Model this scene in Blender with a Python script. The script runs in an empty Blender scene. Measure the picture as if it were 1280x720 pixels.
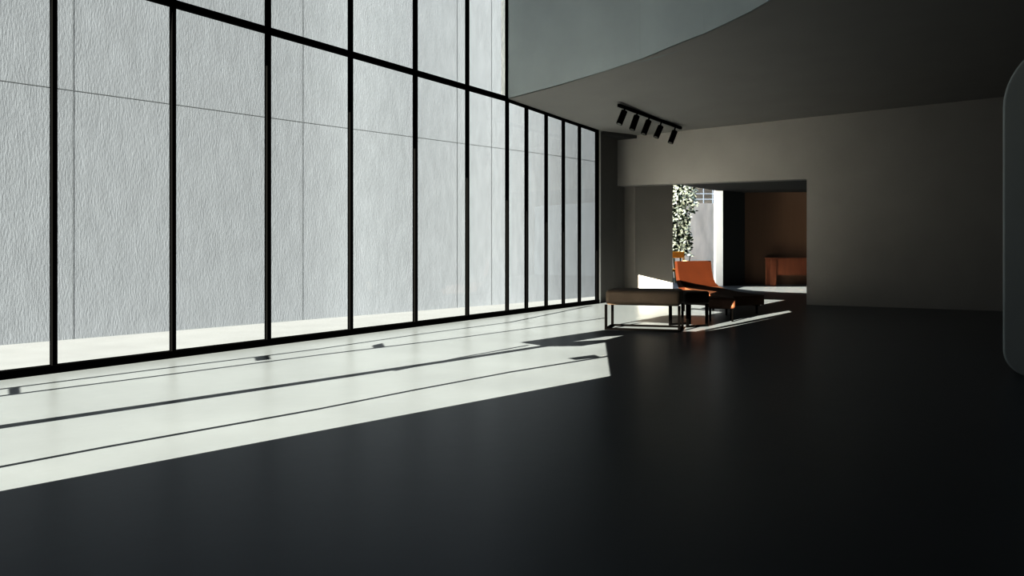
import bpy, bmesh, math, random
from mathutils import Vector, Matrix
random.seed(7)
scene = bpy.context.scene
C = scene.collection

# ------------------------------------------------------------------ measuring
F = 1050.0; HZ = 307.0; CAMZ = 1.0
TH = math.atan(673.0 / F); ST, CT = math.sin(TH), math.cos(TH)

def w2(r, f):
    """camera-right / camera-forward distances in metres -> room x, y"""
    return (r * CT - f * ST, r * ST + f * CT)

def flo(px, py):
    z = F * CAMZ / (py - HZ)
    return w2((px - 640) / F * z, z)

def atz(px, depth):
    return w2((px - 640) / F * depth, depth)

GX = -6.60                                   # plane of the glass wall
BX = -6.87                                   # left end of the back wall
K = GX / BX

def smooth(t):
    t = min(max(t, 0.0), 1.0); return t * t * (3 - 2 * t)

def ceil_z(x, y):
    z = 3.20 - 0.043 * (y - 10.58) + 0.041 * (x - BX)
    return z - 0.118 * smooth(1 - (x - GX) / 3.2) * smooth((14.5 - y) / 1.7)

def on_ceiling(px, py, drop=0.0):
    h = 2.2
    for _ in range(12):
        z = F * h / (HZ - py)
        x, y = w2((px - 640) / F * z, z)
        h = ceil_z(x, y) - CAMZ - drop
    return (x, y, h + CAMZ)

# ------------------------------------------------------------------ materials
def mat(name, col, rough=0.7, spec=0.3, metal=0.0, noise=0.0, nscale=6.0, bump=0.0, bscale=40.0, stretch=(1, 1, 1), col2=None):
    m = bpy.data.materials.new(name); m.use_nodes = True
    nt = m.node_tree; b = nt.nodes['Principled BSDF']
    b.inputs['Base Color'].default_value = (*col, 1)
    b.inputs['Roughness'].default_value = rough
    b.inputs['Specular IOR Level'].default_value = spec
    b.inputs['Metallic'].default_value = metal
    tc = nt.nodes.new('ShaderNodeTexCoord'); mp = nt.nodes.new('ShaderNodeMapping')
    mp.inputs['Scale'].default_value = stretch
    nt.links.new(tc.outputs['Object'], mp.inputs['Vector'])
    if noise > 0:
        n = nt.nodes.new('ShaderNodeTexNoise'); n.inputs['Scale'].default_value = nscale
        n.inputs['Detail'].default_value = 6
        nt.links.new(mp.outputs['Vector'], n.inputs['Vector'])
        r = nt.nodes.new('ShaderNodeValToRGB')
        c2 = col2 or tuple(c * (1 - noise) for c in col)
        r.color_ramp.elements[0].position = 0.3; r.color_ramp.elements[1].position = 0.7
        r.color_ramp.elements[0].color = (*c2, 1); r.color_ramp.elements[1].color = (*col, 1)
        nt.links.new(n.outputs['Fac'], r.inputs['Fac'])
        nt.links.new(r.outputs['Color'], b.inputs['Base Color'])
    if bump > 0:
        n2 = nt.nodes.new('ShaderNodeTexNoise'); n2.inputs['Scale'].default_value = bscale
        n2.inputs['Detail'].default_value = 4
        nt.links.new(mp.outputs['Vector'], n2.inputs['Vector'])
        bp = nt.nodes.new('ShaderNodeBump'); bp.inputs['Strength'].default_value = bump
        bp.inputs['Distance'].default_value = 0.02
        nt.links.new(n2.outputs['Fac'], bp.inputs['Height'])
        nt.links.new(bp.outputs['Normal'], b.inputs['Normal'])
    return m

M = {}
M['floor'] = mat('polished_concrete_floor', (0.080, 0.090, 0.097), 0.30, 0.22, noise=0.12, nscale=1.1, bump=0.03, bscale=7, stretch=(1, 1, 1))
M['floor'].node_tree.nodes['Principled BSDF'].inputs['Specular Tint'].default_value = (0.34, 0.66, 1.0, 1)
M['paving'] = mat('pale_paving', (0.076, 0.083, 0.092), 0.9, 0.1, noise=0.08, nscale=2)
M['court'] = mat('board_marked_concrete', (0.098, 0.110, 0.128), 0.9, 0.1, noise=0.10, nscale=7, bump=0.075, bscale=42, stretch=(1.5, 1.5, 0.4))
M['joint'] = mat('panel_joint', (0.062, 0.07, 0.08), 0.9, 0.1)
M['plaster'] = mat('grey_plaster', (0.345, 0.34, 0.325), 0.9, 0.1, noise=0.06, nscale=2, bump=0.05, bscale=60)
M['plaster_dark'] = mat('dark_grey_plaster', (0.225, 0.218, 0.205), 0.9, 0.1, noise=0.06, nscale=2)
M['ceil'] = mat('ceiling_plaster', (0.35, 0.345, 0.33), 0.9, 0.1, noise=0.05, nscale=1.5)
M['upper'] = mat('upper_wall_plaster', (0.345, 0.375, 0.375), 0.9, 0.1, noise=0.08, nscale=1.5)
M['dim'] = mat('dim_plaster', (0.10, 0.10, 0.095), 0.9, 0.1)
M['black'] = mat('black_metal', (0.001, 0.0011, 0.0011), 0.8, 0.02)
M['bronze'] = mat('dark_bronze_metal', (0.0012, 0.0011, 0.001), 0.9, 0.0)
M['char'] = mat('charcoal_panel', (0.012, 0.0135, 0.013), 0.8, 0.1)
M['panel'] = mat('dark_panel', (0.05, 0.055, 0.052), 0.8, 0.1)
M['brown'] = mat('brown_panelling', (0.125, 0.082, 0.053), 0.7, 0.2, noise=0.15, nscale=3, stretch=(1, 1, 0.1))
M['taupe'] = mat('taupe_leather', (0.13, 0.102, 0.076), 0.6, 0.3, noise=0.2, nscale=5, bump=0.1, bscale=90)
M['darkleather'] = mat('dark_brown_leather', (0.018, 0.012, 0.009), 0.45, 0.35, noise=0.2, nscale=5, bump=0.1, bscale=90)
M['redleather'] = mat('red_brown_leather', (0.035, 0.017, 0.009), 0.6, 0.15, noise=0.2, nscale=5, bump=0.1, bscale=90)
M['tan'] = mat('tan_leather', (0.0165, 0.005, 0.0013), 0.6, 0.15, noise=0.15, nscale=4, bump=0.08, bscale=80)
M['wood'] = mat('red_brown_wood', (0.135, 0.056, 0.03), 0.6, 0.25, noise=0.25, nscale=8, stretch=(1, 1, 0.2))
M['oak'] = mat('ochre_wood', (0.85, 0.50, 0.14), 0.6, 0.25, noise=0.2, nscale=8)
M['oakpale'] = mat('pale_wood', (0.9, 0.7, 0.45), 0.6, 0.25, noise=0.2, nscale=8)
M['white'] = mat('white_paint', (0.85, 0.85, 0.82), 0.8, 0.1)
M['gconc'] = mat('garden_concrete', (0.80, 0.72, 0.62), 0.9, 0.1, noise=0.2, nscale=2.5, stretch=(2, 2, 0.5))
M['gfar'] = mat('far_facade', (0.012, 0.0125, 0.013), 0.9, 0.0, noise=0.5, nscale=2)
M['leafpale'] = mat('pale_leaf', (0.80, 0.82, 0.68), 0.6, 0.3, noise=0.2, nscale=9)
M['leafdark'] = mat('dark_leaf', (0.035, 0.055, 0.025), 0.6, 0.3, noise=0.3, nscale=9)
M['pod'] = mat('grey_plaster_pod', (0.50, 0.53, 0.51), 0.9, 0.08, noise=0.06, nscale=3)
M['lens'] = mat('lamp_lens', (0.15, 0.15, 0.14), 0.2, 0.5)

g = bpy.data.materials.new('window_glass'); g.use_nodes = True
nt = g.node_tree; nt.nodes.clear()
out = nt.nodes.new('ShaderNodeOutputMaterial'); mx = nt.nodes.new('ShaderNodeMixShader')
tr = nt.nodes.new('ShaderNodeBsdfTransparent'); tr.inputs['Color'].default_value = (0.95, 0.97, 0.965, 1)
gl = nt.nodes.new('ShaderNodeBsdfGlossy'); gl.inputs['Roughness'].default_value = 0.02
lw = nt.nodes.new('ShaderNodeLayerWeight'); lw.inputs['Blend'].default_value = 0.5
pw = nt.nodes.new('ShaderNodeMath'); pw.operation = 'POWER'; pw.inputs[1].default_value = 4.0
ml = nt.nodes.new('ShaderNodeMath'); ml.operation = 'MULTIPLY_ADD'; ml.inputs[1].default_value = 0.35; ml.inputs[2].default_value = 0.015
nt.links.new(lw.outputs['Facing'], pw.inputs[0]); nt.links.new(pw.outputs[0], ml.inputs[0])
nt.links.new(ml.outputs[0], mx.inputs['Fac'])
nt.links.new(tr.outputs[0], mx.inputs[1]); nt.links.new(gl.outputs[0], mx.inputs[2])
nt.links.new(mx.outputs[0], out.inputs['Surface'])
M['glass'] = g

# ------------------------------------------------------------------ mesh tools
def box(bm, x0, x1, y0, y1, z0, z1, mi=0):
    v = [bm.verts.new(p) for p in ((x0, y0, z0), (x1, y0, z0), (x1, y1, z0), (x0, y1, z0),
                                   (x0, y0, z1), (x1, y0, z1), (x1, y1, z1), (x0, y1, z1))]
    for f in ((3, 2, 1, 0), (4, 5, 6, 7), (0, 1, 5, 4), (1, 2, 6, 5), (2, 3, 7, 6), (3, 0, 4, 7)):
        fc = bm.faces.new([v[i] for i in f]); fc.material_index = mi
    return v

def prism(bm, pts, z0, z1, mi=0):
    """pts: xy outline, z0/z1 a number or a function of x, y"""
    zz = lambda z, p: z(p[0], p[1]) if callable(z) else z
    lo = [bm.verts.new((p[0], p[1], zz(z0, p))) for p in pts]
    hi = [bm.verts.new((p[0], p[1], zz(z1, p))) for p in pts]
    n = len(pts)
    for f in [lo[::-1], hi] + [[lo[i], lo[(i + 1) % n], hi[(i + 1) % n], hi[i]] for i in range(n)]:
        fc = bm.faces.new(f); fc.material_index = mi

def seg_prism(bm, a, b, t, z0, z1, mi=0):
    """upright wall from a to b (xy), thickness t to the left of a->b"""
    d = Vector((b[0] - a[0], b[1] - a[1])); n = Vector((-d.y, d.x)).normalized() * t
    prism(bm, [a, b, (b[0] + n.x, b[1] + n.y), (a[0] + n.x, a[1] + n.y)], z0, z1, mi)

def bar(bm, a, b, w, d, up=(0, 0, 1)):
    """square bar from a to b"""
    a = Vector(a); b = Vector(b); ax = (b - a).normalized()
    u = Vector(up)
    if abs(ax.dot(u)) > 0.95: u = Vector((1, 0, 0))
    s = ax.cross(u).normalized(); u = s.cross(ax).normalized()
    v = []
    for p in (a, b):
        for i, j in ((-1, -1), (1, -1), (1, 1), (-1, 1)):
            v.append(bm.verts.new(p + s * (w / 2 * i) + u * (d / 2 * j)))
    for f in ((3, 2, 1, 0), (4, 5, 6, 7), (0, 1, 5, 4), (1, 2, 6, 5), (2, 3, 7, 6), (3, 0, 4, 7)):
        bm.faces.new([v[i] for i in f])

def tube(bm, a, b, r0, r1=None, n=20):
    a = Vector(a); b = Vector(b); ax = (b - a).normalized(); r1 = r0 if r1 is None else r1
    u = Vector((0, 0, 1)) if abs(ax.z) < 0.9 else Vector((1, 0, 0))
    s = ax.cross(u).normalized(); u = s.cross(ax)
    A = []; B = []
    for i in range(n):
        t = 2 * math.pi * i / n; o = s * math.cos(t) + u * math.sin(t)
        A.append(bm.verts.new(a + o * r0)); B.append(bm.verts.new(b + o * r1))
    bm.faces.new(A[::-1]); bm.faces.new(B)
    for i in range(n):
        bm.faces.new([A[i], A[(i + 1) % n], B[(i + 1) % n], B[i]])

def obj(name, bm, m, parent=None, smooth=False, bevel=0.0, segs=3):
    bmesh.ops.recalc_face_normals(bm, faces=bm.faces[:])
    me = bpy.data.meshes.new(name); bm.to_mesh(me); bm.free()
    for mm in (m if isinstance(m, (list, tuple)) else [m]): me.materials.append(mm)
    o = bpy.data.objects.new(name, me); C.objects.link(o)
    if parent: o.parent = parent
    if bevel:
        md = o.modifiers.new('bevel', 'BEVEL'); md.width = bevel; md.segments = segs; md.limit_method = 'ANGLE'
        smooth = True
    if smooth:
        for p in me.polygons: p.use_smooth = True
        if not bevel:
            me.set_sharp_from_angle(angle=math.radians(40))
        else:
            md.harden_normals = True
    return o

def tag(o, label, cat, group=None):
    o['label'] = label; o['category'] = cat
    if group: o['group'] = group
    return o

def thing(name, label, cat, loc=(0, 0, 0), rz=0.0, group=None):
    o = bpy.data.objects.new(name, None); o.empty_display_size = 0.2
    C.objects.link(o); o.location = loc; o.rotation_euler = (0, 0, rz)
    return tag(o, label, cat, group)

def struct(name, bm, m, parent=None, **k):
    o = obj(name, bm, m, parent, **k)
    if parent is None: o['kind'] = 'structure'
    return o

NB = bmesh.new

# ------------------------------------------------------------------ setting: floor, walls, ceilings
WT = 0.25
ROOF = 7.2
YB = -4.0                                                # unseen rear wall and sun mask behind the viewpoint
back = lambda x: 14.40 + 0.072 * (x - BX)                # line of the back wall
bm = NB(); prism(bm, [(GX - 0.06, -4.3), (6.45, -4.3), (6.45, 25), (-2.5, 25), (-5.2, 23.2), (-6.95, 20.6), (-6.95, 14.5), (GX - 0.06, 13.0)], -0.2, 0.0)
struct('floor', bm, M['floor'])
bm = NB(); prism(bm, [(-22, -30), (GX - 0.06, -30), (GX - 0.06, 13.0), (-6.95, 14.5), (-6.95, 20.6), (-5.2, 23.2), (-2.5, 25), (6, 40), (-22, 40)], -0.2, -0.001)
struct('ground', bm, M['paving'])

# concrete wall across the narrow courtyard
cl = [(-11.5, -18.0), (-9.70, -3.0), (-9.27, 0.8), (-8.88, 4.31), (-8.63, 6.5), (-8.43, 8.2), (-8.26, 9.4), (-8.03, 11.05), (-7.67, 13.44), (-7.45, 16.1)]
def catmull(P, n=6):
    o = []
    for i in range(len(P) - 1):
        p0, p1, p2, p3 = (Vector(P[max(i - 1, 0)]), Vector(P[i]), Vector(P[i + 1]), Vector(P[min(i + 2, len(P) - 1)]))
        for k in range(n):
            t = k / n
            o.append(0.5 * ((2 * p1) + (p2 - p0) * t + (2 * p0 - 5 * p1 + 4 * p2 - p3) * t * t + (3 * p1 - p0 - 3 * p2 + p3) * t ** 3))
    return o + [Vector(P[-1])]
cw = catmull(cl)
bm = NB()
prism(bm, [tuple(p) for p in cw] + [(-6.99, 16.1), (-6.99, 16.35), (-7.9, 16.35)] + [(p.x - 0.35, p.y) for p in cw[::-1]][1:], -0.1, 7.6)  # hidden end return and extra height added to keep the garden in shade
def strip(p0, p1, z0, z1):
    d_ = (p1 - p0).normalized(); nr = Vector((d_.y, -d_.x)) * 0.002
    a, b = p0 + nr, p1 + nr
    v = [bm.verts.new((a.x, a.y, z0)), bm.verts.new((b.x, b.y, z0)), bm.verts.new((b.x, b.y, z1)), bm.verts.new((a.x, a.y, z1))]
    f = bm.faces.new(v); f.material_index = 1
for p, q in zip(cw[:-1], cw[1:]): strip(p, q, 2.655, 2.662)
for px in (-70, 91, 378, 571, 614, 660):
    d_ = Vector(w2((px - 640) / F, 1.0))
    for p, q in zip(cw[:-1], cw[1:]):
        s0_, s1_ = d_.cross(p), d_.cross(q)
        if s0_ * s1_ <= 0 and p.dot(d_) > 0:
            m_ = p + (q - p) * (s0_ / (s0_ - s1_)); u_ = (q - p).normalized() * 0.003
            strip(m_ - u_, m_ + u_, 0, 7.6)
struct('wall_courtyard', bm, [M['court'], M['joint']], smooth=True)

# low ceiling with its curved edge, and the wall that rises above the edge
edge_px = [(639, 122), (655, 118.5), (700, 106.5), (735, 96), (767, 86), (800, 75), (820, 67), (850, 54.5), (880, 43), (905, 31.5), (937, 16), (965, 0),
           (1010, -30), (1080, -85)]
edge = [on_ceiling(*p)[:2] for p in edge_px]
edge = [(GX, 10.58 * K)] + edge[1:] + [(3.2, 4.6), (6.45, 3.0)]
edge = [tuple(Vector(a_).lerp(Vector(b_), k_ / 6)) for a_, b_ in zip(edge[:-1], edge[1:]) for k_ in range(6)] + [edge[-1]]
from mathutils.geometry import delaunay_2d_cdt
def inside(p, poly):
    r = False
    for i in range(len(poly)):
        (x0, y0), (x1, y1) = poly[i], poly[i - 1]
        if (y0 > p[1]) != (y1 > p[1]) and p[0] < (x1 - x0) * (p[1] - y0) / (y1 - y0) + x0: r = not r
    return r
glass_side = [(GX - 0.02, 13.1), (GX - 0.02, 12.0), (GX - 0.02, 11.2), (GX - 0.02, 10.5)]
cpoly = edge + [(6.45, back(6.45) + 0.3), (2.0, back(2.0) + 0.3), (-3.0, back(-3.0) + 0.3), (BX - 0.05, back(BX) + 0.3), (BX - 0.02, 14.3)] + glass_side
cpts = [Vector(p) for p in cpoly]; cn = len(cpts)
grid = [(GX + 0.35 * i, 3.2 + 0.35 * j) for i in range(1, 37) for j in range(34)]
cpts += [Vector(p) for p in grid if inside(p, cpoly) and min((Vector(p) - Vector(q)).length for q in cpoly) > 0.06]
vs_, _, fs_, *_r = delaunay_2d_cdt(cpts, [(i, (i + 1) % cn) for i in range(cn)], [], 0, 1e-6)
bm = NB(); cv = [bm.verts.new((p[0], p[1], ceil_z(p[0], p[1]))) for p in vs_]
for f in fs_:
    if inside((sum(vs_[i][0] for i in f) / 3, sum(vs_[i][1] for i in f) / 3), cpoly): bm.faces.new([cv[i] for i in f])
for w_ in [q for q in bm.verts if not q.link_faces]: bm.verts.remove(w_)
struct('ceiling', bm, M['ceil'], smooth=True)
bm = NB()
off = [(x + 0.22, y + 0.25) for x, y in edge]
prism(bm, edge + off[::-1], lambda x, y: ceil_z(x, y) + 0.0105, ROOF)
struct('wall_upper', bm, M['upper'])
bm = NB(); box(bm, GX, 6.45, YB - 0.3, 16, ROOF, ROOF + 0.3)
struct('ceiling', bm, M['dim'])

# back wall: header, pier and right part around the wide opening
HB = 2.125
JX = -3.47
bm = NB()
pts = lambda x0, x1, t=0.30: [(x0, back(x0)), (x1, back(x1)), (x1, back(x1) + t), (x0, back(x0) + t)]
prism(bm, pts(BX, JX), HB, ceil_z)
prism(bm, pts(JX, 6.45), 0, ceil_z)
struct('wall_back', bm, M['plaster'])
# short wall between the glass and the back wall, then the slightly turned wall beyond the opening
bm = NB()
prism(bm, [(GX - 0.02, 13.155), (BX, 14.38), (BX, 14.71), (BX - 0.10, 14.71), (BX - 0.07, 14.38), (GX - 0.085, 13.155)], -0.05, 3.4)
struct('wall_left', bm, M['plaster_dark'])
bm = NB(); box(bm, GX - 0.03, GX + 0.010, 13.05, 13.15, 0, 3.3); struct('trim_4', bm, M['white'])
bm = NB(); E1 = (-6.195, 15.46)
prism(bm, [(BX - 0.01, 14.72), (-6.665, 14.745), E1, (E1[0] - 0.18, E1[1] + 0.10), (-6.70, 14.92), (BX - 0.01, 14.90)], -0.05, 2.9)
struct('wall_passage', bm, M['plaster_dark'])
bm = NB(); prism(bm, [(GX + 0.01, 13.20), (GX + 0.12, back(GX) - 0.003), (BX + 0.01, back(BX) - 0.003), (BX + 0.01, 14.30)], lambda x, y: ceil_z(x, y) - 0.05, lambda x, y: ceil_z(x, y) + 0.01)
struct('shade_strip', bm, M['dim'])  # dark-coloured strip standing in for the shadow gap under the ceiling
bm = NB(); box(bm, 6.2, 6.45, YB, 16, 0, ROOF)
struct('wall_right', bm, M['char'])
bm = NB(); box(bm, GX - 0.03, GX + 0.0, YB + 0.02, 0.31, -0.05, ROOF)  # unseen closing wall, added to keep sky light out of the room
struct('wall_left', bm, M['char'])

# far room behind the opening
Pd0 = atz(904.5, 20.9); Pd1 = atz(931, 21.55); Pb1 = atz(1100, 21.45)
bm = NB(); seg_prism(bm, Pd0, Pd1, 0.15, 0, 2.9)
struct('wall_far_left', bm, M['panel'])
bm = NB(); seg_prism(bm, Pd1, Pb1, 0.15, 0, 2.9)
struct('wall_far', bm, M['brown'])
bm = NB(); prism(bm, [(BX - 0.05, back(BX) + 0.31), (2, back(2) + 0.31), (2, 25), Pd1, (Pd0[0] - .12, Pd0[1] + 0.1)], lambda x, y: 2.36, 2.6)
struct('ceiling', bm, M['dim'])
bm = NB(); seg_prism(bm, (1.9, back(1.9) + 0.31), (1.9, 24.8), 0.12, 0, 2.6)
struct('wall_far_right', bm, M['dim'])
bm = NB(); w0 = atz(894.5, 20.8); w1 = atz(903.8, 20.8); seg_prism(bm, w0, w1, 0.2, 0, 2.8)
struct('trim_2', bm, M['white'])

# ------------------------------------------------------------------ glass wall
MY = [3.764, 4.873, 6.00, 7.227, 8.413, 9.556, 10.58, 11.13, 11.74, 12.31, 12.88, 13.55]
pre = [2.63, 1.50, 0.37]
ally = [y * K for y in pre[::-1] + MY]
YC = 10.58 * K
def tz(y): return 1 + K * (2.2 - 0.009 * (y / K - 10.58)) if y <= YC + 1e-3 else 1 + K * 2.2 - 0.0430 * (y - YC)
win = bpy.data.objects.new('window_1', None); C.objects.link(win); win['kind'] = 'structure'
win['label'] = 'tall black-framed glass wall facing the pale courtyard wall'; win['category'] = 'window'
MW = 0.038
wide = {2: 0.047, 3: 0.044, 4: 0.047, 11: 0.066}
for i, y in enumerate(ally):
    w = wide.get(i - 3, MW)
    top = ROOF if y <= YC + 0.01 else tz(y)
    bm = NB(); box(bm, GX - 0.02, GX + 0.022, y - w / 2, y + w / 2, 0.0, top)
    obj('mullion', bm, M['black'], win)
bm = NB(); box(bm, GX - 0.04, GX + 0.035, ally[0], 13.045, 0.0, 0.062); obj('bottom_rail', bm, M['black'], win)
bm = NB()
for y0, y1 in ((ally[0], YC), (YC, 13.045)):
    zc = [tz(y0), tz(y1)]
    bar(bm, (GX, y0, zc[0]), (GX, y1, zc[1]), 0.05, 0.062)
obj('transom', bm, M['black'], win)
def pane(y0, y1, z0, z1a, z1b):
    bm = NB(); x = GX
    v = [bm.verts.new(p) for p in ((x, y0, z0[0]), (x, y1, z0[1]), (x, y1, z1b), (x, y0, z1a))]
    bm.faces.new(v); obj('pane', bm, M['glass'], win)
for y0, y1 in zip(ally[:-1], ally[1:]):
    a, b = y0 + 0.018, y1 - 0.018
    pane(a, b, (0.06, 0.06), tz(a) - 0.03, tz(b) - 0.03)
    if y1 < YC + 0.01: pane(a, b, (tz(a) + 0.03, tz(b) + 0.03), ROOF, ROOF)
# pale edge of the upper wall seen next to the last tall mullion
bm = NB(); box(bm, GX - 0.115, GX - 0.04, 10.19, 10.45, 3.15, ROOF); struct('trim_3', bm, M['white'])

# ------------------------------------------------------------------ unseen rear wall added as a gobo, its holes shaped to the sun patches
TE = 0.26; TD = -0.026                                    # sun: drop and sideways drift per metre of travel along y
def gob(x, y):
    s = y - YB
    return (x - TD * s, TE * s)
def gpx(px, py): return gob(*flo(px, py))
holes = []
holes.append([gob(-7.25, -2.6), gob(-4.41, -2.6), gpx(763, 470), gpx(756.5, 428), gpx(727, 432.5), gpx(684, 433), gpx(650, 428), gpx(757, 412.3),
              gpx(870, 414.5), gpx(930, 401), gpx(977, 390.5), gob(-4.2, 12.75), gob(-4.25, 13.5), gob(-5.7, 13.7), gob(-5.6, 16.5), gob(-7.25, 16.5)])
holes.append([gpx(716, 427), gpx(757, 420.5), gpx(780, 419.2), gpx(757, 424.8)])
holes.append([gpx(930, 358.2), gpx(1014, 358.2), gpx(1014, 366.5), gpx(975, 365.5), gpx(940, 363.2), gpx(921, 361)])
holes.append([gob(-5.25, 14.0), gob(-4.1, 14.0), gob(-4.1, 15.7), gob(-5.25, 15.7)])
island = [gob(-4.62, 10.2), gob(-3.4, 10.2), gob(-2.9, 12.9), gob(-4.15, 12.8), gob(-4.15, 11.6), gob(-4.62, 11.35)]
slivers = [[gpx(868, 411.5), gpx(925, 398.5), gpx(986, 388), gpx(990, 390), gpx(930, 402.5), gpx(880, 412.5)],
           [gpx(860, 417), gpx(905, 410.5), gpx(978, 395), gpx(930, 404.5), gpx(880, 414)]]
loops = [[(GX - 0.03, -0.05), (6.45, -0.05), (6.45, ROOF), (GX - 0.03, ROOF)]] + holes + [island] + slivers
co2, ed2 = [], []
for lp in loops:
    k = len(co2); co2 += [Vector(p) for p in lp]; ed2 += [(k + i, k + (i + 1) % len(lp)) for i in range(len(lp))]
vs_, _, fs_, *_r = delaunay_2d_cdt(co2, ed2, [], 0, 1e-6)
keep = []
for f in fs_:
    c = (sum(vs_[i][0] for i in f) / len(f), sum(vs_[i][1] for i in f) / len(f))
    lit = (any(inside(c, lp) for lp in holes) and not inside(c, island)) or any(inside(c, lp) for lp in slivers)
    if inside(c, loops[0]) and not lit: keep.append(list(f))
me = bpy.data.meshes.new('wall_rear_gobo')
me.from_pydata([(v_[0], v_[1], 0) for v_ in vs_], [], keep); me.materials.append(M['char'])
wr = bpy.data.objects.new('wall_rear_gobo', me); C.objects.link(wr); wr['kind'] = 'structure'
wr.rotation_euler = (math.pi / 2, 0, 0); wr.location = (0, YB, 0)

bm = NB()
def rod(pl, w):
    q = [gpx(*p) for p in pl]
    for a, b in zip(q[:-1], q[1:]):
        d = (Vector(b) - Vector(a)); d = d.normalized() * 0.01
        bar(bm, (a[0] - d.x, YB - 0.03, a[1] - d.y), (b[0] + d.x, YB - 0.03, b[1] + d.y), w, 0.01, up=(0, 1, 0))
rod([(-130, 503), (0, 486.5), (200, 461), (330, 445), (400, 436), (530, 417), (640, 402.5), (740, 382)], 0.035)
rod([(-130, 512), (0, 495), (200, 469.5), (400, 443.5), (560, 424), (756, 397.5)], 0.035)
rod([(-130, 556), (0, 533.5), (200, 504.5), (400, 475), (570, 449.5), (690, 431)], 0.085)
rod([(500, 462), (580, 446), (660, 431.5)], 0.03)
rod([(-130, 608), (0, 583.5), (135, 558), (400, 510.8), (520, 487), (640, 464.5), (764, 444.5)], 0.032)
for q in ([(17, 485), (31, 483), (32, 490.5), (18, 492.5)], [(322, 446.5), (340, 444), (342, 448.5), (324, 450.5)], [(468, 431.5), (481, 428.5), (484, 433), (470, 434.5)],
          [(712, 447.3), (745, 443), (753, 446), (722, 449.3)]):
    v = [bm.verts.new((gpx(*p)[0], YB - 0.035, gpx(*p)[1])) for p in q]; bm.faces.new(v)
struct('shadow_bars', bm, M['black'])  # added unseen bars and plates, there only to cast the floor's shadow lines

# ------------------------------------------------------------------ seats
# long bench, front face along the line of its two near legs
p_fl = flo(757.5, 412); p_fr = flo(849, 414.5)
ang = math.atan2(p_fr[1] - p_fl[1], p_fr[0] - p_fl[0])
L = math.dist(p_fl, p_fr)
t = thing('bench', 'taupe leather bench with a rounded seat on a black frame, nearest the glass wall', 'bench', (p_fl[0], p_fl[1], 0), ang)
bm = NB(); box(bm, -0.005, L + 0.015, -0.03, 0.53, 0.295, 0.475); obj('seat', bm, M['taupe'], t, bevel=0.045, segs=4)
for x in (0.0, L):
    for y in (0.0, 0.49):
        bm = NB(); box(bm, x - 0.014, x + 0.014, y - 0.012, y + 0.012, 0.0, 0.298); obj('leg', bm, M['bronze'], t)
for y in (0.0, 0.49):
    bm = NB(); box(bm, 0.014, L - 0.014, y - 0.012, y + 0.012, 0.0, 0.022); obj('rail', bm, M['bronze'], t)
for x in (0.0, L):
    bm = NB(); box(bm, x - 0.012, x + 0.012, 0.012, 0.478, 0.0, 0.022); obj('rail', bm, M['bronze'], t)

# dark stool just right of it
s0 = flo(859.5, 409.3); s1 = flo(883.5, 407.8)
ang = math.atan2(s1[1] - s0[1], s1[0] - s0[0]); L = math.dist(s0, s1)
t = thing('stool', 'small dark brown leather stool on black legs, touching the right end of the taupe bench', 'stool', (s0[0], s0[1], 0), ang)
bm = NB(); box(bm, -0.035, L + 0.03, -0.03, 0.36, 0.275, 0.435); obj('seat', bm, M['darkleather'], t, bevel=0.035, segs=4)
for x in (0.0, L):
    for y in (0.0, 0.32):
        bm = NB(); box(bm, x - 0.016, x + 0.016, y - 0.012, y + 0.012, 0.0, 0.278); obj('leg', bm, M['bronze'], t)
for y in (0.0, 0.32):
    bm = NB(); box(bm, 0.016, L - 0.016, y - 0.012, y + 0.012, 0.0, 0.022); obj('rail', bm, M['bronze'], t)

# red brown ottoman in front of the lounge chair
o0 = flo(888, 401.5); o1 = flo(915.5, 402)
ang = math.atan2(o1[1] - o0[1], o1[0] - o0[0]); L = math.dist(o0, o1)
t = thing('ottoman', 'low red-brown leather ottoman on thin legs, between the dark stool and the lounge chair', 'ottoman', (o0[0], o0[1], 0), ang)
bm = NB(); box(bm, -0.03, L + 0.04, -0.03, 0.36, 0.165, 0.315); obj('seat', bm, M['redleather'], t, bevel=0.04, segs=4)
for x in (0.0, L):
    for y in (0.0, 0.32):
        bm = NB(); box(bm, x - 0.011, x + 0.011, y - 0.011, y + 0.011, 0.0, 0.17); obj('leg', bm, M['bronze'], t)

# lounge chair: upright back at the far left, long seat sweeping to the near right
c0 = Vector(w2(2.56, 12.85)); c1 = Vector(w2(3.16, 13.20))
wd = (c1 - c0); Wc = wd.length; wd.normalize(); ax = Vector((wd.y, -wd.x))
ang = math.atan2(ax.y, ax.x)
t = thing('lounge_chair', 'tan leather lounge chair with an upright back and a long low seat, behind the stool', 'lounge chair', (c0.x, c0.y, 0), ang)
def swept(name, top, bot, y0, y1, m, parent, sm=True, bev=0.012):
    bm = NB(); n = len(top)
    rows = []
    for yy in (y0, y1):
        rows.append(([bm.verts.new((p[0], yy, p[1])) for p in top], [bm.verts.new((p[0], yy, p[1])) for p in bot]))
    (ta, ba), (tb, bb) = rows
    for i in range(n - 1):
        bm.faces.new([ta[i], ta[i + 1], tb[i + 1], tb[i]]); bm.faces.new([ba[i + 1], ba[i], bb[i], bb[i + 1]])
        bm.faces.new([ta[i + 1], ta[i], ba[i], ba[i + 1]]); bm.faces.new([tb[i], tb[i + 1], bb[i + 1], bb[i]])
    bm.faces.new([ta[0], tb[0], bb[0], ba[0]]); bm.faces.new([tb[-1], ta[-1], ba[-1], bb[-1]])
    return obj(name, bm, m, parent, smooth=True)
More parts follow.
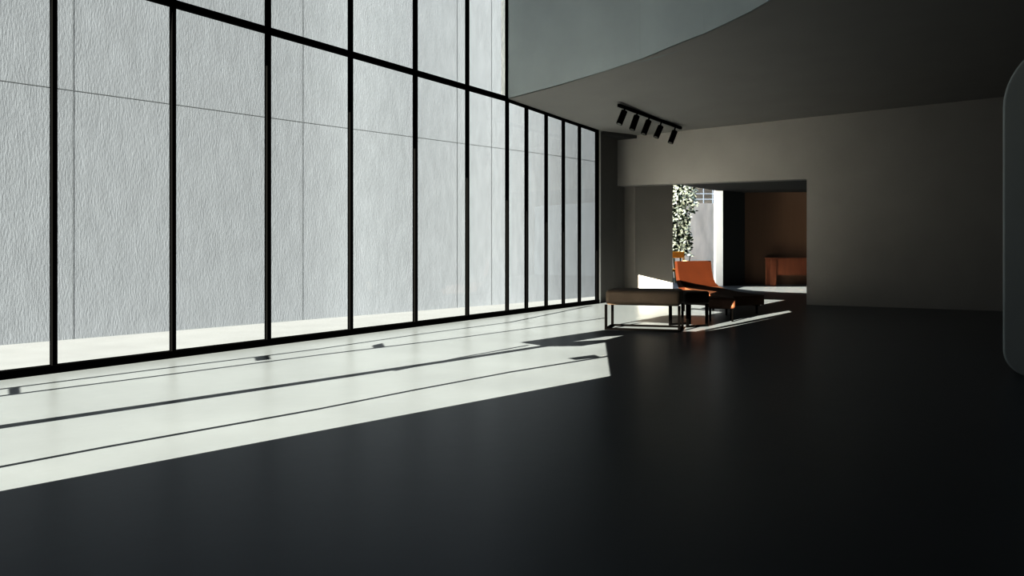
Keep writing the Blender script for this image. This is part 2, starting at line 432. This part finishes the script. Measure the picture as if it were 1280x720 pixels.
# local x runs along the seat, local y along the width
topc = [(-0.05, 0.76), (-0.03, 0.62), (0.0, 0.50), (0.05, 0.415), (0.13, 0.365), (0.26, 0.335), (0.5, 0.305), (0.8, 0.285), (1.05, 0.275)]
swept('backrest', topc[:5], [(-0.11, 0.755), (-0.095, 0.6), (-0.07, 0.46), (-0.01, 0.34), (0.10, 0.26)], 0, Wc, M['tan'], t)
swept('seat', topc[4:], [(0.10, 0.20), (0.26, 0.17), (0.5, 0.15), (0.8, 0.135), (1.05, 0.135)], 0, Wc, M['redleather'], t)
bm = NB(); box(bm, -0.02, 1.0, 0.03, 0.06, 0.115, 0.15); box(bm, -0.02, 1.0, Wc - 0.06, Wc - 0.03, 0.115, 0.15); obj('frame', bm, M['bronze'], t)
for x in (0.05, 0.95):
    for y in (0.045, Wc - 0.045):
        bm = NB(); tube(bm, (x, y, 0), (x, y, 0.125), 0.014, 0.018, 12); obj('leg', bm, M['bronze'], t, smooth=True)

# ------------------------------------------------------------------ track light
ra = Vector(on_ceiling(773.5, 131.5, 0.05)); rb = Vector(on_ceiling(851, 160, 0.05))
lim = back(rb.x) - 0.08
if rb.y > lim: rb = ra + (rb - ra) * ((lim - ra.y) / (rb.y - ra.y))
t = thing('track_light', 'black ceiling track with five spotlights near the back wall', 'track light', tuple(ra))
rel = lambda p: Vector(p) - ra
bm = NB(); bar(bm, rel(ra), rel(rb), 0.045, 0.045); obj('track', bm, M['black'], t, bevel=0.004, segs=2)
def unproj(px, py, depth):
    x, y = atz(px, depth); return Vector((x, y, CAMZ + (HZ - py) * depth / F))
heads = [((780.5, 139), (774, 155)), ((796, 145), (790, 162)), ((811, 151), (804.5, 167.5)), ((826, 158), (820, 171.5)), ((843.5, 164), (838, 178.5))]
dn = (rb - ra)
for (a, b) in heads:
    f = (a[0] + 1 - 773.5) / (851 - 773.5)
    # depth along the rail in perspective
    za = (Vector((ra.x, ra.y)).dot(Vector((-ST, CT)))); zb = (Vector((rb.x, rb.y)).dot(Vector((-ST, CT))))
    d = 1 / ((1 - f) / za + f / zb)
    d = min(d, zb - 0.05)
    P = unproj(*a, d); Q = unproj(*b, d - 0.05)
    bm = NB(); axs = (Q - P).normalized()
    tube(bm, rel(P), rel(Q), 0.047, 0.047, 24)
    h = obj('spotlight', bm, M['black'], t, smooth=True)
    bm = NB(); tube(bm, rel(Q), rel(Q + axs * 0.004), 0.036, 0.036, 20); obj('lens', bm, M['lens'], h, smooth=True)
    g_ = (P - ra).dot(dn) / dn.dot(dn); R = ra + dn * min(max(g_, 0.01), 0.99)
    bm = NB(); tube(bm, rel(P + axs * 0.05), rel(R), 0.012, 0.012, 10); obj('bracket', bm, M['black'], h, smooth=True)

# ------------------------------------------------------------------ rounded partition at the right
pd = 6.45; xL = (1253.5 - 640) / F * pd; ht = CAMZ + (HZ - 46) * pd / F
t0 = w2(xL, pd); ang = math.atan2(ST, CT)
out_ = []
def arc(cx, cz, r, a0, a1, n=14):
    for i in range(n + 1):
        q = math.radians(a0 + (a1 - a0) * i / n); out_.append((cx + r * math.cos(q), cz + r * math.sin(q)))
Wp = 1.9
arc(0.55, ht - 0.55, 0.55, 180, 90); arc(Wp - 0.55, ht - 0.55, 0.55, 90, 0); arc(Wp - 0.2, 0.2, 0.2, 0, -90); arc(0.2, 0.2, 0.2, -90, -180)
bm = NB()
fr = [bm.verts.new((x, 0, z)) for x, z in out_]; bk = [bm.verts.new((x, 0.5, z)) for x, z in out_]
bm.faces.new(fr); bm.faces.new(bk[::-1]); n = len(out_)
for i in range(n): bm.faces.new([fr[i], fr[(i + 1) % n], bk[(i + 1) % n], bk[i]])
o = obj('partition', bm, M['pod'], bevel=0.02, segs=3)
o.location = (t0[0], t0[1], 0); o.rotation_euler = (0, 0, ang - 0.53)
tag(o, 'dark grey freestanding partition with rounded corners, at the right edge of the room', 'partition')

# ------------------------------------------------------------------ far room: wooden console
k0 = atz(963.5, 20.7); 
t = thing('console_table', 'red-brown wooden table with a deep apron, against the brown wall beyond the opening', 'table', (k0[0], k0[1], 0), math.atan2(ST, CT))
bm = NB(); box(bm, 0.0, 1.5, 0, 0.5, 0.66, 0.70); obj('tabletop', bm, M['wood'], t, bevel=0.006, segs=2)
bm = NB(); box(bm, 0.13, 1.37, 0.03, 0.06, 0.27, 0.659); box(bm, 0.13, 1.37, 0.44, 0.47, 0.27, 0.659); obj('apron', bm, M['wood'], t)
for x in (0.0, 1.36):
    for y in (0.0, 0.40):
        bm = NB(); box(bm, x + 0.01, x + 0.14, y + 0.01, y + 0.09, 0, 0.659); obj('leg', bm, M['wood'], t, bevel=0.006, segs=2)

# ------------------------------------------------------------------ garden beyond
gd = 26.0
bm = NB(); seg_prism(bm, atz(780, gd), atz(940, gd), 0.25, -0.1, CAMZ + (HZ - 254) * gd / F)
struct('wall_garden', bm, M['gconc'])
bm = NB(); seg_prism(bm, atz(700, 33), atz(960, 33), 0.3, -0.1, 9.0)
struct('wall_garden_far', bm, M['gfar'])
# railing on top of the garden wall
q0 = Vector((*atz(846, gd), 0)); q1 = Vector((*atz(915, gd), 0)); zt = CAMZ + (HZ - 254) * gd / F
t = thing('railing', 'pale metal railing along the top of the garden wall', 'railing', (q0.x, q0.y, zt))
rv = q1 - q0
sh = (rv.normalized().cross(Vector((0, 0, -1)))) * 0.12
for z in (0.0 + 0.13, 0.30):
    bm = NB(); bar(bm, sh + Vector((0, 0, z)), sh + rv + Vector((0, 0, z)), 0.03, 0.03); obj('rail', bm, M['white'], t)
for i in range(7):
    p = sh + rv * (i / 6.0)
    bm = NB(); bar(bm, p, p + Vector((0, 0, 0.95)), 0.025, 0.025); obj('post', bm, M['white'], t)

# climbing plant on the garden side of the passage
gp = 22.6
u = Vector((CT, ST, 0)); v = Vector((-ST, CT, 0))
base = Vector((*atz(853, gp), 0))
t = thing('climbing_plant', 'tall climbing plant with pale speckled leaves, left in the garden gap beyond the opening', 'plant', tuple(base))
bm = NB()
for i in range(9):
    p = u * random.uniform(-0.28, 0.18); prev = p + v * 0.1
    for k in range(1, 9):
        q = p + u * random.uniform(-0.07, 0.07) + v * random.uniform(0.05, 0.2) + Vector((0, 0, k * 0.36))
        tube(bm, prev, q, 0.012, 0.010, 6); prev = q
obj('stem', bm, M['leafdark'], t)
bm = NB()
def leaf(c, s, mi):
    d = Vector((random.gauss(0, 1), random.gauss(0, 1), random.gauss(0, 0.7))).normalized()
    e = d.cross(Vector((random.gauss(0, 1), random.gauss(0, 1), random.gauss(0, 1)))).normalized()
    nn = d.cross(e)
    pts_ = [(-1, 0, 0), (-0.3, 0.5, 0.12), (0.5, 0.38, 0.08), (1.05, 0, -0.1), (0.5, -0.38, 0.08), (-0.3, -0.5, 0.12)]
    vs = [bm.verts.new(c + d * (a * s) + e * (b * s) + nn * (h * s)) for a, b, h in pts_]
    f = bm.faces.new(vs); f.material_index = mi
for i in range(2300):
    z = random.uniform(0.72, 2.9); wid = 0.27 if z < 1.9 else 0.40
    x = random.uniform(-0.42, wid - 0.05 + random.gauss(0, 0.03))
    if z > 1.35 and z < 1.9 and x > 0.2: x -= 0.2
    dep = random.uniform(-0.12, 0.2)
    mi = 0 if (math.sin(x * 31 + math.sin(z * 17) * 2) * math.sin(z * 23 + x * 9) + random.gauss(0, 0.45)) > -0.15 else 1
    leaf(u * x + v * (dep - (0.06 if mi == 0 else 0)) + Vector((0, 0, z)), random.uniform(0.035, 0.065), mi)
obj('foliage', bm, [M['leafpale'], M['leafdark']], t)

# small wooden armchair outside, half hidden by the passage wall
ap = w2((849 - 640) / F * 19.0, 19.0)
t = thing('armchair', 'ochre wooden armchair standing below the climbing plant, half hidden by the passage wall', 'chair', (ap[0], ap[1], 0), math.atan2(ST, CT))
bm = NB(); box(bm, -0.27, 0.16, 0.20, 0.24, 0.72, 0.86); obj('backrest', bm, M['oak'], t, bevel=0.01, segs=2)
bm = NB(); box(bm, -0.27, 0.16, -0.22, 0.22, 0.42, 0.47); obj('seat', bm, M['oak'], t, bevel=0.01, segs=2)
for x in (-0.25, 0.14):
    bm = NB(); box(bm, x - 0.025, x + 0.025, -0.24, 0.22, 0.62, 0.66); obj('armrest', bm, M['oakpale'], t, bevel=0.01, segs=2)
    bm = NB(); box(bm, x - 0.022, x + 0.022, -0.22, -0.18, 0.0, 0.62); obj('leg', bm, M['oakpale'], t)
    bm = NB(); box(bm, x - 0.022, x + 0.022, 0.19, 0.23, 0.0, 0.74); obj('leg', bm, M['oakpale'], t)

# ------------------------------------------------------------------ light
sun = bpy.data.lights.new('sun', 'SUN'); sun.energy = 99; sun.angle = math.radians(0.06); sun.color = (1.0, 0.91, 0.775)
so = bpy.data.objects.new('sun', sun); C.objects.link(so)
d = Vector((TD, 1.0, -TE)).normalized()
so.rotation_euler = d.to_track_quat('-Z', 'Y').to_euler(); so.location = (-5, -20, 12)

gl_ = bpy.data.lights.new('garden_fill', 'SPOT'); gl_.energy = 950; gl_.spot_size = math.radians(125); gl_.spot_blend = 0.6; gl_.shadow_soft_size = 0.25; gl_.color = (1, 0.97, 0.92)  # added fill spot, out of view, brightening the plant and white post
go_ = bpy.data.objects.new('garden_fill', gl_); C.objects.link(go_); go_.location = (-9.0, 17.2, 2.2)
go_.rotation_euler = (Vector((*atz(872, 21), 1.2)) - Vector(go_.location)).to_track_quat('-Z', 'Y').to_euler()
wd_ = bpy.data.worlds.new('sky'); scene.world = wd_; wd_.use_nodes = True
nt = wd_.node_tree; bg = nt.nodes['Background']
tc = nt.nodes.new('ShaderNodeTexCoord'); sx = nt.nodes.new('ShaderNodeSeparateXYZ'); rp = nt.nodes.new('ShaderNodeValToRGB')
nt.links.new(tc.outputs['Generated'], sx.inputs[0]); nt.links.new(sx.outputs['Z'], rp.inputs['Fac'])
rp.color_ramp.elements[0].position = 0.0; rp.color_ramp.elements[0].color = (0.68, 0.82, 0.95, 1)
rp.color_ramp.elements[1].position = 0.7; rp.color_ramp.elements[1].color = (0.42, 0.64, 1.0, 1)
nt.links.new(rp.outputs['Color'], bg.inputs['Color']); bg.inputs['Strength'].default_value = 1.0

# ------------------------------------------------------------------ camera
cam = bpy.data.cameras.new('camera'); co = bpy.data.objects.new('camera', cam); C.objects.link(co)
cam.sensor_width = 36; cam.lens = F / 1280 * 36; cam.shift_y = -(360 - HZ) / 1280
cam.clip_start = 0.05; cam.clip_end = 200
co.location = (0, 0, CAMZ); co.rotation_euler = (math.pi / 2, 0, TH)
scene.camera = co
scene.view_settings.view_transform = 'Standard'
scene.view_settings.look = 'None'
scene.view_settings.exposure = 0.53
scene.view_settings.gamma = 0.625
